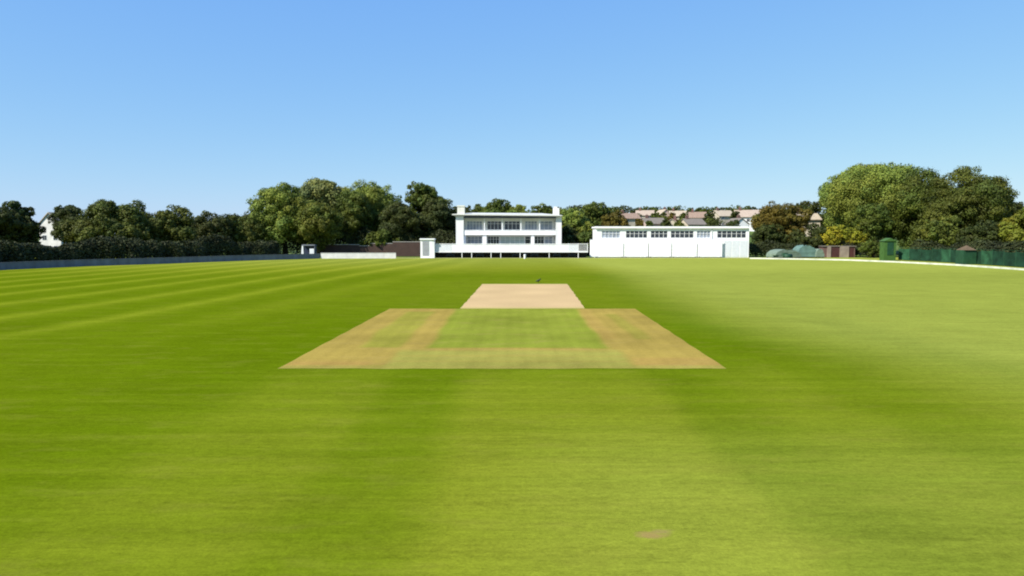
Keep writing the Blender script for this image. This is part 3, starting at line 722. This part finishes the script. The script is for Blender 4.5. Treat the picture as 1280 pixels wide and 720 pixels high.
# dusky brick shed with cream piers below the yellow shrub
gx_, gy_ = X(1050, 146), 146
shd = empty('brick_shed', (gx_, gy_, 0), 'low dusky brick shed with cream piers below the yellow shrub', 'shed')
MB().box(-3.2, 3.2, .3, 3.0, 0, 2.2).build('wall', BRICKP, shd)
MB().box(-3.4, 3.4, .1, 3.2, 2.203, 2.35).build('roof', ROOFG, shd)
for a, b in ((-2.5, -1.75), (.1, 1.9)): MB().box(a, b, .1, .297, 0, 2.2).build('pier', mat('dusty_cream_render', (.24, .19, .15), .85, .2, .2, 1), shd)
for a, b in ((-1.6, -.1), (2.0, 2.9)): MB().box(a, b, .24, .297, 0.05, 2.0).build('door', mat('maroon_paint', (.06, .022, .02), .6, .3, .2, 2), shd)
# dark green hut roof behind mesh fence
gx_ = X(1229, 108); tw = empty('garden_hut', (gx_, 112, 0), 'small hut with pointed tan roof behind the mesh fence', 'hut')
MB().box(-1, 1, -1, 1, 0, 2.2).build('wall', GDARK, tw)
MB().add([(-.9, -1.2, 2.2), (.9, -1.2, 2.2), (.9, 1.2, 2.2), (-.9, 1.2, 2.2), (0, 0, 2.95)], [(0, 3, 2, 1), (0, 1, 4), (1, 2, 4), (2, 3, 4), (3, 0, 4)]).build('roof', mat('dull_tan_boards', (.10, .07, .04), .8, .2, .2, 2), tw)

# ------------------------------------------------------------------ bird on the far end of the strip
bx, byy = G(673, 354)
bd = empty('bird', (bx, byy, .012), 'small dark bird standing at the far edge of the bare strip', 'bird', rz=R(25))
body = MB().tube([(-.30, 0, .17), (-.18, 0, .19), (-.08, 0, .22), (.04, 0, .25), (.12, 0, .30), (.16, 0, .36), (.21, 0, .385), (.25, 0, .37), (.33, 0, .355)],
   [.012, .045, .085, .095, .075, .045, .05, .03, .004], 10)
for s in (-.035, .035): body.tube([(.0, s, .18), (-.01, s, .08), (.0, s, .0), (.06, s, .002)], [.02, .009, .008, .006], 6)
body.build('body', mat('dark_plumage', (.03, .035, .012), .5, .4, .2, 8), bd, True)
wg = MB()
for s in (-1, 1): wg.tube([(.10, s * .075, .29), (-.02, s * .10, .25), (-.2, s * .05, .2), (-.32, s * .02, .18)], [.03, .045, .03, .008], 8)
wg.build('wings', mat('dark_plumage', (0, 0, 0)), bd, True)

# ------------------------------------------------------------------ houses
def house(px, D_, wpx, ridge_y, eave_y, roofm, wallm, label, rz=0, depth=8, gable=False, chim=1, name='house', storeys=2):
    x = X(px, D_); g = float(hill(x, D_ + depth / 2)) - .3; zr_ = Z(ridge_y, D_) - g; ze = Z(eave_y, D_) - g; w = wpx * D_ / FPX
    r = empty(name, (x, D_ + depth / 2, g), label, 'house', rz=R(rz)); hw, hd = w / 2, depth / 2
    m = MB().box(-hw, hw, -hd, hd, 0, ze); 
    if gable: m.add([(-hw, -hd, ze), (hw, -hd, ze), (0, -hd, zr_ - .1), (-hw, hd, ze), (hw, hd, ze), (0, hd, zr_ - .1)], [(0, 1, 2), (3, 5, 4)])
    else: m.add([(-hw, -hd, ze), (-hw, hd, ze), (-hw, 0, zr_ - .1), (hw, -hd, ze), (hw, hd, ze), (hw, 0, zr_ - .1)], [(0, 2, 1), (3, 4, 5)])
    m.build('wall', wallm, r)
    t = .18; o = .45
    if gable: A = [(-hw - o, ze - .2), (0, zr_), (hw + o, ze - .2)]; mk = lambda u, v, e: (u, e, v); E = (-hd - .3, hd + .3)
    else: A = [(-hd - o, ze - .2), (0, zr_), (hd + o, ze - .2)]; mk = lambda u, v, e: (e, u, v); E = (-hw - .3, hw + .3)
    vs = [mk(u, v, e) for e in E for u, v in A] + [mk(u, v + t, e) for e in E for u, v in A]
    ro = MB().add(vs, [(0, 1, 4, 3), (1, 2, 5, 4), (6, 9, 10, 7), (7, 10, 11, 8), (0, 6, 7, 1), (1, 7, 8, 2), (3, 4, 10, 9), (4, 5, 11, 10), (0, 3, 9, 6), (2, 8, 11, 5)]).build('roof', roofm, r)
    for i in range(chim):
        cx_ = (-hw * .6, hw * .65)[i % 2] if not gable else hw * .3
        MB().box(cx_ - .45, cx_ + .45, -.4, .4, ze, zr_ + 1.1).build('chimney', BRICKP, ro)
        MB().tube([(cx_ - .2, 0, zr_ + 1.1), (cx_ - .2, 0, zr_ + 1.5)], [.12, .1], 8).tube([(cx_ + .2, 0, zr_ + 1.1), (cx_ + .2, 0, zr_ + 1.5)], [.12, .1], 8).build('chimney_pot', ROOFT, ro)
    nw = max(2, int(w / 2.8))
    for s in range(storeys):
        zb_ = .9 + s * 2.7
        if zb_ + 1.3 > ze: break
        for i in range(nw):
            xx = -hw + w * (i + .5) / nw
            if s == 0 and i == nw // 2:
                dd_ = MB().box(xx - .45, xx + .45, -hd - .05, -hd - .003, 0.3, 2.3).build('door', NAVY, r); continue
            wd = MB().box(xx - .6, xx + .6, -hd - .04, -hd - .003, zb_, zb_ + 1.25).build('window', WHITE, r)
            MB().box(xx - .52, xx - .03, -hd - .06, -hd - .043, zb_ + .08, zb_ + 1.17).box(xx + .03, xx + .52, -hd - .06, -hd - .043, zb_ + .08, zb_ + 1.17).build('pane', GLASS, wd)
    return r
house(66, 168, 30, 266, 282, ROOFC, mat('greyish_white_render', (.56, .54, .50), .85, .2, .15, .8), 'white gabled house showing through the gap in the left trees', gable=True, rz=-8)
hs = [
 (786, 268, 24, 266.5, 273, ROOFT, CREAM, 'cream house with brown tiled roof, leftmost of the hillside houses', 14, 1, 0),
 (808, 300, 22, 263, 269, ROOFP, CREAM, 'cream house with faded pink roof, high above the second window strip', -12, 1, 0),
 (830, 306, 17, 262, 269, ROOFC, PINKC, 'small pink gabled house high on the hill, left of the sandy roofed one', 10, 1, 1),
 (850, 300, 22, 263.5, 270, ROOFC, CREAM, 'cream house with sandy roof high above the middle of the clubhouse', -8, 1, 0),
 (874, 286, 20, 265, 272, ROOFT, CREAM, 'cream house with red-brown roof, uphill of the slate roofed row', -14, 1, 0),
 (818, 248, 26, 272.5, 279.5, ROOFG, PINKC, 'pinkish slate roofed house close behind the clubhouse, left one of the row', 8, 1, 0),
 (843, 243, 20, 274, 280.5, ROOFC, CREAM, 'low cream house with sandy roof between two slate roofed ones', -16, 1, 1),
 (868, 246, 24, 273.5, 280.5, ROOFG, CREAM, 'cream slate roofed house close behind the clubhouse, left of dark bushes', 12, 1, 0),
 (905, 294, 22, 263, 270, ROOFC, CREAM, 'cream house with sandy roof, high on the hill above the dark bushes', 16, 1, 0),
 (937, 276, 30, 262.5, 271, ROOFP, WHITE2, 'large white house with pale pink roof beside the russet tree', -12, 1, 0),
 (924, 247, 18, 273, 280, ROOFG, WHITE2, 'small white slate roofed house low behind the right end of clubhouse', 10, 1, 1),
]
for (p, d, w, r1, e1, rm, wm, lb, rz, ch, gb) in hs: house(p, d, w, r1, e1, rm, wm, lb, rz, 7.5, bool(gb), ch)
house(1013, 172, 26, 267, 274, ROOFC, CREAM, 'cream house with sandy roof rising between the russet tree and tall trees', rz=-7, depth=7, chim=1)

# small white shed glimpsed under the left trees
sd_ = empty('garden_shed', (X(108, 116), 116, 0), 'small white shed glimpsed low between the left hand trees', 'shed')
MB().box(-1.2, 1.2, -.8, .8, 0, 2.9).build('wall', WHITE2, sd_)
MB().add([(-1.4, -1, 2.9), (1.4, -1, 2.9), (1.4, 1, 2.9), (-1.4, 1, 2.9), (0, -1, 3.6), (0, 1, 3.6)], [(0, 3, 2, 1), (0, 1, 4), (2, 3, 5), (0, 4, 5, 3), (1, 2, 5, 4)]).build('roof', OFFW, sd_)
MB().box(-.4, .4, -.85, -.803, .1, 2).build('door', NAVY, sd_)

# ------------------------------------------------------------------ trees
T = tree
g1 = 'dark trees along the left boundary'
T('broadleaf_tree', -8, 72, 252, 118, 'dark', 'dark tree cut off by the left picture edge', low=.0, group=g1)
T('broadleaf_tree', 28, 50, 249.5, 122, 'dark', 'dark tree immediately left of the white gabled house', low=.0, group=g1)
T('broadleaf_tree', 88, 46, 251.5, 150, 'dark', 'dark tree rising over the right side of the white gabled house', low=.0, group=g1)
T('broadleaf_tree', 138, 120, 248, 128, 'deep', 'broad round-topped tree right of the white gabled house', low=.0, group=g1)
T('broadleaf_tree', 214, 80, 255, 134, 'deep', 'middling green tree right of the broad round-topped one', low=.0, group=g1)
T('broadleaf_tree', 260, 66, 262, 145, 'dark', 'low dark tree left of the low green tree', low=.0, group=g1)
T('broadleaf_tree', 302, 66, 264, 150, 'deep', 'low green tree at the foot of the tall light green trees', low=.0, group=g1)
g2 = 'tall trees left of the pavilion'
T('broadleaf_tree', 357, 92, 226, 156, 'light', 'tall light green tree at the left of the tall group', low=.10, group=g2)
T('broadleaf_tree', 408, 78, 217.5, 178, 'pale', 'pale thin-crowned tree, tallest behind the left tall group', low=.2, group=g2)
T('broadleaf_tree', 398, 70, 248, 152, 'olive', 'shorter olive tree in front of the pale thin-crowned tree', low=.06, group=g2)
T('broadleaf_tree', 467, 82, 221, 168, 'light', 'tall light green tree above the middle of the brick wall', low=.12, group=g2)
T('broadleaf_tree', 438, 64, 236, 160, 'mid', 'lower green tree behind the brick wall, right of the olive one', low=.06, group=g2)
T('broadleaf_tree', 533, 68, 222, 178, 'mid', 'tall green tree with split crown left of the pavilion', low=.12, group=g2)
T('broadleaf_tree', 499, 62, 249, 160, 'dark', 'dark rounded tree just left of the kiosk', low=.05, group=g2)
T('broadleaf_tree', 550, 56, 243, 166, 'dark', 'dark tree against the left side of the pavilion', low=.03, group=g2)
T('broadleaf_tree', 476, 40, 284, 155.8, 'mid', 'small bushy green tree directly behind the brick wall', low=.1, group=g2)
g3 = 'trees behind the pavilion'
T('broadleaf_tree', 578, 48, 256, 190, 'dark', 'dark tree showing behind the left chimney', group=g3)
T('broadleaf_tree', 622, 54, 242, 200, 'mid', 'pointed dark tree above the pavilion roof, tallest there', group=g3)
T('broadleaf_tree', 646, 42, 251, 195, 'light', 'lighter green tree above the middle of the pavilion roof', group=g3)
T('broadleaf_tree', 679, 44, 252, 202, 'mid', 'rounded green tree just left of the right chimney', group=g3)
T('broadleaf_tree', 600, 40, 253, 205, 'mid', 'green tree between the left chimney and the pointed tree', group=g3)
g4 = 'trees between the pavilion and the clubhouse'
T('broadleaf_tree', 716, 54, 254, 165, 'light', 'yellowish green tree right of the pavilion', low=.04, group=g4)
T('broadleaf_tree', 746, 46, 250, 190, 'mid', 'small crowned green tree behind the left clubhouse corner', low=.04, group=g4)
T('broadleaf_tree', 768, 46, 262, 185, 'autumn', 'brownish tree above the left end of the clubhouse roof', low=.04, group=g4)
T('broadleaf_tree', 709, 40, 280, 158, 'dark', 'low dark tree beside the right wall of the pavilion', low=.02, group=g4)
T('broadleaf_tree', 736, 40, 286, 157, 'mid', 'low green tree filling the gap left of the clubhouse', low=.02, group=g4)
g5 = 'trees right of the clubhouse'
T('broadleaf_tree', 1008, 64, 249, 196, 'dark', 'dark tree behind the sandy roofed house', low=.05, group=g5)
T('russet_tree', 977, 76, 248, 162, 'autumn', 'wide russet tree right of the clubhouse', low=.10, group=g5)
T('broadleaf_tree', 960, 48, 277, 160, 'dark', 'low dark tree against the right end of the clubhouse', low=.02, group=g5)
T('broadleaf_tree', 1014, 60, 281, 153, 'dark', 'low dark tree below the sandy roofed house', low=.02, group=g5)
T('broadleaf_tree', 1082, 122, 195, 166, 'light', 'tallest light green tree, left of the right hand group', low=.08, group=g5)
T('broadleaf_tree', 1060, 80, 203, 174, 'light', 'light green tree at the left shoulder of the right hand group', low=.1, group=g5)
T('broadleaf_tree', 1112, 90, 200, 176, 'light', 'light green tree between the tallest tree and the tall middle tree', low=.1, group=g5)
T('broadleaf_tree', 1142, 96, 207, 160, 'mid', 'tall green tree in the middle of the right hand group', low=.06, group=g5)
T('broadleaf_tree', 1203, 112, 207.5, 148, 'deep', 'tall darker tree at the right of the right hand group', low=.06, group=g5)
T('broadleaf_tree', 1172, 62, 262, 138, 'olive', 'short olive tree in front of the right hand tall trees', low=.04, group=g5)
T('broadleaf_tree', 1090, 50, 252, 150, 'mid', 'shorter green tree behind the bright green hut', low=.05, group=g5)
T('broadleaf_tree', 1268, 50, 249, 150, 'dark', 'dark tree top behind the yellow-green tree at right edge', low=.1, group=g5)
T('broadleaf_tree', 1284, 62, 259, 122, 'lime', 'yellow-green tree cut off by the right picture edge', low=.12, group=g5)
T('broadleaf_tree', 1226, 60, 272, 130, 'dark', 'low dark tree behind the mesh fence near the garden hut', low=.03, group=g5)
bush('yellow_shrub', X(1056, 149.8), 149.8, 12.0, 7.0, 'yellow', 'bright yellow-green shrub over the brick shed roof', n=11000, leaf=.34, seed=5, dy=4.5)
bush('ivy_bush', X(455, 154.6), 154.6, 2.8, 3.6, 'lime', 'small lime green bush on top of the brick wall', n=900, leaf=.22, seed=6, dy=1.6)
bush('shrub', X(498, 155.2), 155.2, 5.0, 4.4, 'olive', 'greyish olive bush behind the brick wall near the kiosk', n=1500, leaf=.25, seed=7, dy=2)
bush('shrub', X(1092, 143), 143, 6, 4.0, 'mid', 'green bush between the brick shed and the bright green hut', n=2600, leaf=.3, seed=8, dy=3)
bush('shrub', X(1143, 131), 131, 5.5, 3.6, 'mid', 'green bush behind the left end of the mesh fence', n=2200, leaf=.3, seed=9, dy=3)
bush('shrub', X(893, 232), 232, 8, 8, 'dark', 'dark bushes on the slope behind the right clubhouse roof', n=2200, leaf=.5, seed=10, dy=6)
bush('shrub', X(912, 240), 238, 7, 7, 'dark', 'dark bush right of the larger one behind clubhouse roof', n=1800, leaf=.5, seed=11, dy=6)
bush('yellow_shrub', X(778, 225), 225, 7, 6.5, 'autumn', 'brownish bush beside the leftmost hillside house', n=1500, leaf=.5, seed=12, dy=6)
# hedges
def off(pts, d):
    out = []
    for i, p in enumerate(pts):
        a = Vector(pts[max(i - 1, 0)]); b_ = Vector(pts[min(i + 1, len(pts) - 1)]); q = (b_ - a).normalized(); out.append((p[0] - q.y * d, p[1] + q.x * d))
    return out
hl = off(lw, 3.4)
hedge(hl[:3], 3.7, 4.0, 'hedge', 'hedge darkened as tree shade behind the left end of the grey wall', 24000, .34, 2)
hedge(hl[2:5], 3.9, 4.0, 'hedge', 'hedge darkened as tree shade behind the middle of the grey wall', 22000, .34, 3)
hedge([hl[4], (hl[4][0] * .42 + hl[5][0] * .58, hl[4][1] * .42 + hl[5][1] * .58)], 3.4, 3.4, 'hedge', 'hedge darkened as tree shade behind the grey wall, left of the shelter', 8000, .34, 4)
hedge([(X(335, 153), 155.5), (X(395, 157), 157.5), (X(530, 157), 158), (X(573, 157), 157)], 5.2, 3.5, 'hedge', 'tall dark hedge behind the brick wall', 12000, .38, 5)
hedge([(X(703, 156), 157), (X(745, 156), 160)], 3.5, 3.0, 'hedge', 'short dark hedge between pavilion and clubhouse', 4000, .34, 6)
hedge([(X(938, 150), 151.5), (X(1030, 150), 150.5), (X(1110, 145), 146.8)], 3.2, 3.0, 'hedge', 'dark hedge behind the pitch covers and brick shed', 9000, .34, 7, .35)
hf = off(fp, 4.0)
hedge(hf, 3.4, 4.0, 'hedge', 'dark hedge behind the green mesh fence', 24000, .34, 8, .4)

# skyline and hillside trees
rs = random.Random(12)
ORD = "first second third fourth fifth sixth seventh eighth ninth tenth eleventh twelfth thirteenth fourteenth fifteenth sixteenth".split()
sk = [(702, 26, 258), (726, 28, 255), (760, 24, 257), (784, 26, 255.5), (806, 26, 257), (826, 28, 256.5), (848, 28, 256.5), (868, 26, 258.5), (884, 22, 255.5), (903, 26, 258), (922, 24, 255), (940, 28, 257), (962, 28, 257)]
for i, (p, w, ty) in enumerate(sk):
    T('skyline_tree', p, w + 10, ty, 385 + rs.uniform(-12, 12), ('mid', 'dark', 'mid', 'dark')[i % 4], f'{ORD[i]} small tree from the left along the skyline above the clubhouse', low=.02, group='skyline trees above the clubhouse', n=1600)
hs2 = [(796, 16, 265, 282, 'dark'), (819, 14, 262.5, 292, 'mid'), (840, 15, 264, 288, 'autumn'), (862, 18, 261.5, 296, 'dark'), (832, 14, 272, 243, 'dark'), (775, 22, 266, 290, 'olive'), (800, 18, 271, 252, 'autumn'), (828, 16, 266, 275, 'olive'), (853, 14, 264, 270, 'mid'), (886, 16, 262, 262, 'dark'), (888, 18, 272, 252, 'mid'), (850, 16, 275, 236, 'olive'), (918, 16, 262, 268, 'dark'), (811, 12, 275, 236, 'mid'), (950, 24, 262, 250, 'olive')]
for i, (p, w, ty, d, kd) in enumerate(hs2):
    T('garden_tree', p, w, ty, d, kd, f'{ORD[i]} of the small garden trees standing among the hillside houses', low=.05, group='garden trees among the hillside houses', n=1500)
# left far backing trees
for i, (p, w, ty, d) in enumerate([(20, 60, 262, 190), (116, 66, 261, 185), (182, 66, 262, 190), (240, 66, 263, 190), (290, 66, 263, 190), (330, 60, 256, 187)]):
    T('backing_tree', p, w, ty, d, 'dark', f'{ORD[i]} from the left of the dark trees filling gaps behind the left row', low=.02, group='dark trees behind the left row', n=9000)
for i, (p, w, ty, d) in enumerate([(1040, 60, 262, 195), (1245, 60, 262, 175)]):
    T('backing_tree', p, w, ty, d, 'dark', ('dark tree behind the foot of the tallest light green tree', 'dark tree behind the right flank of the darker tall tree')[i], low=.02, n=9000)
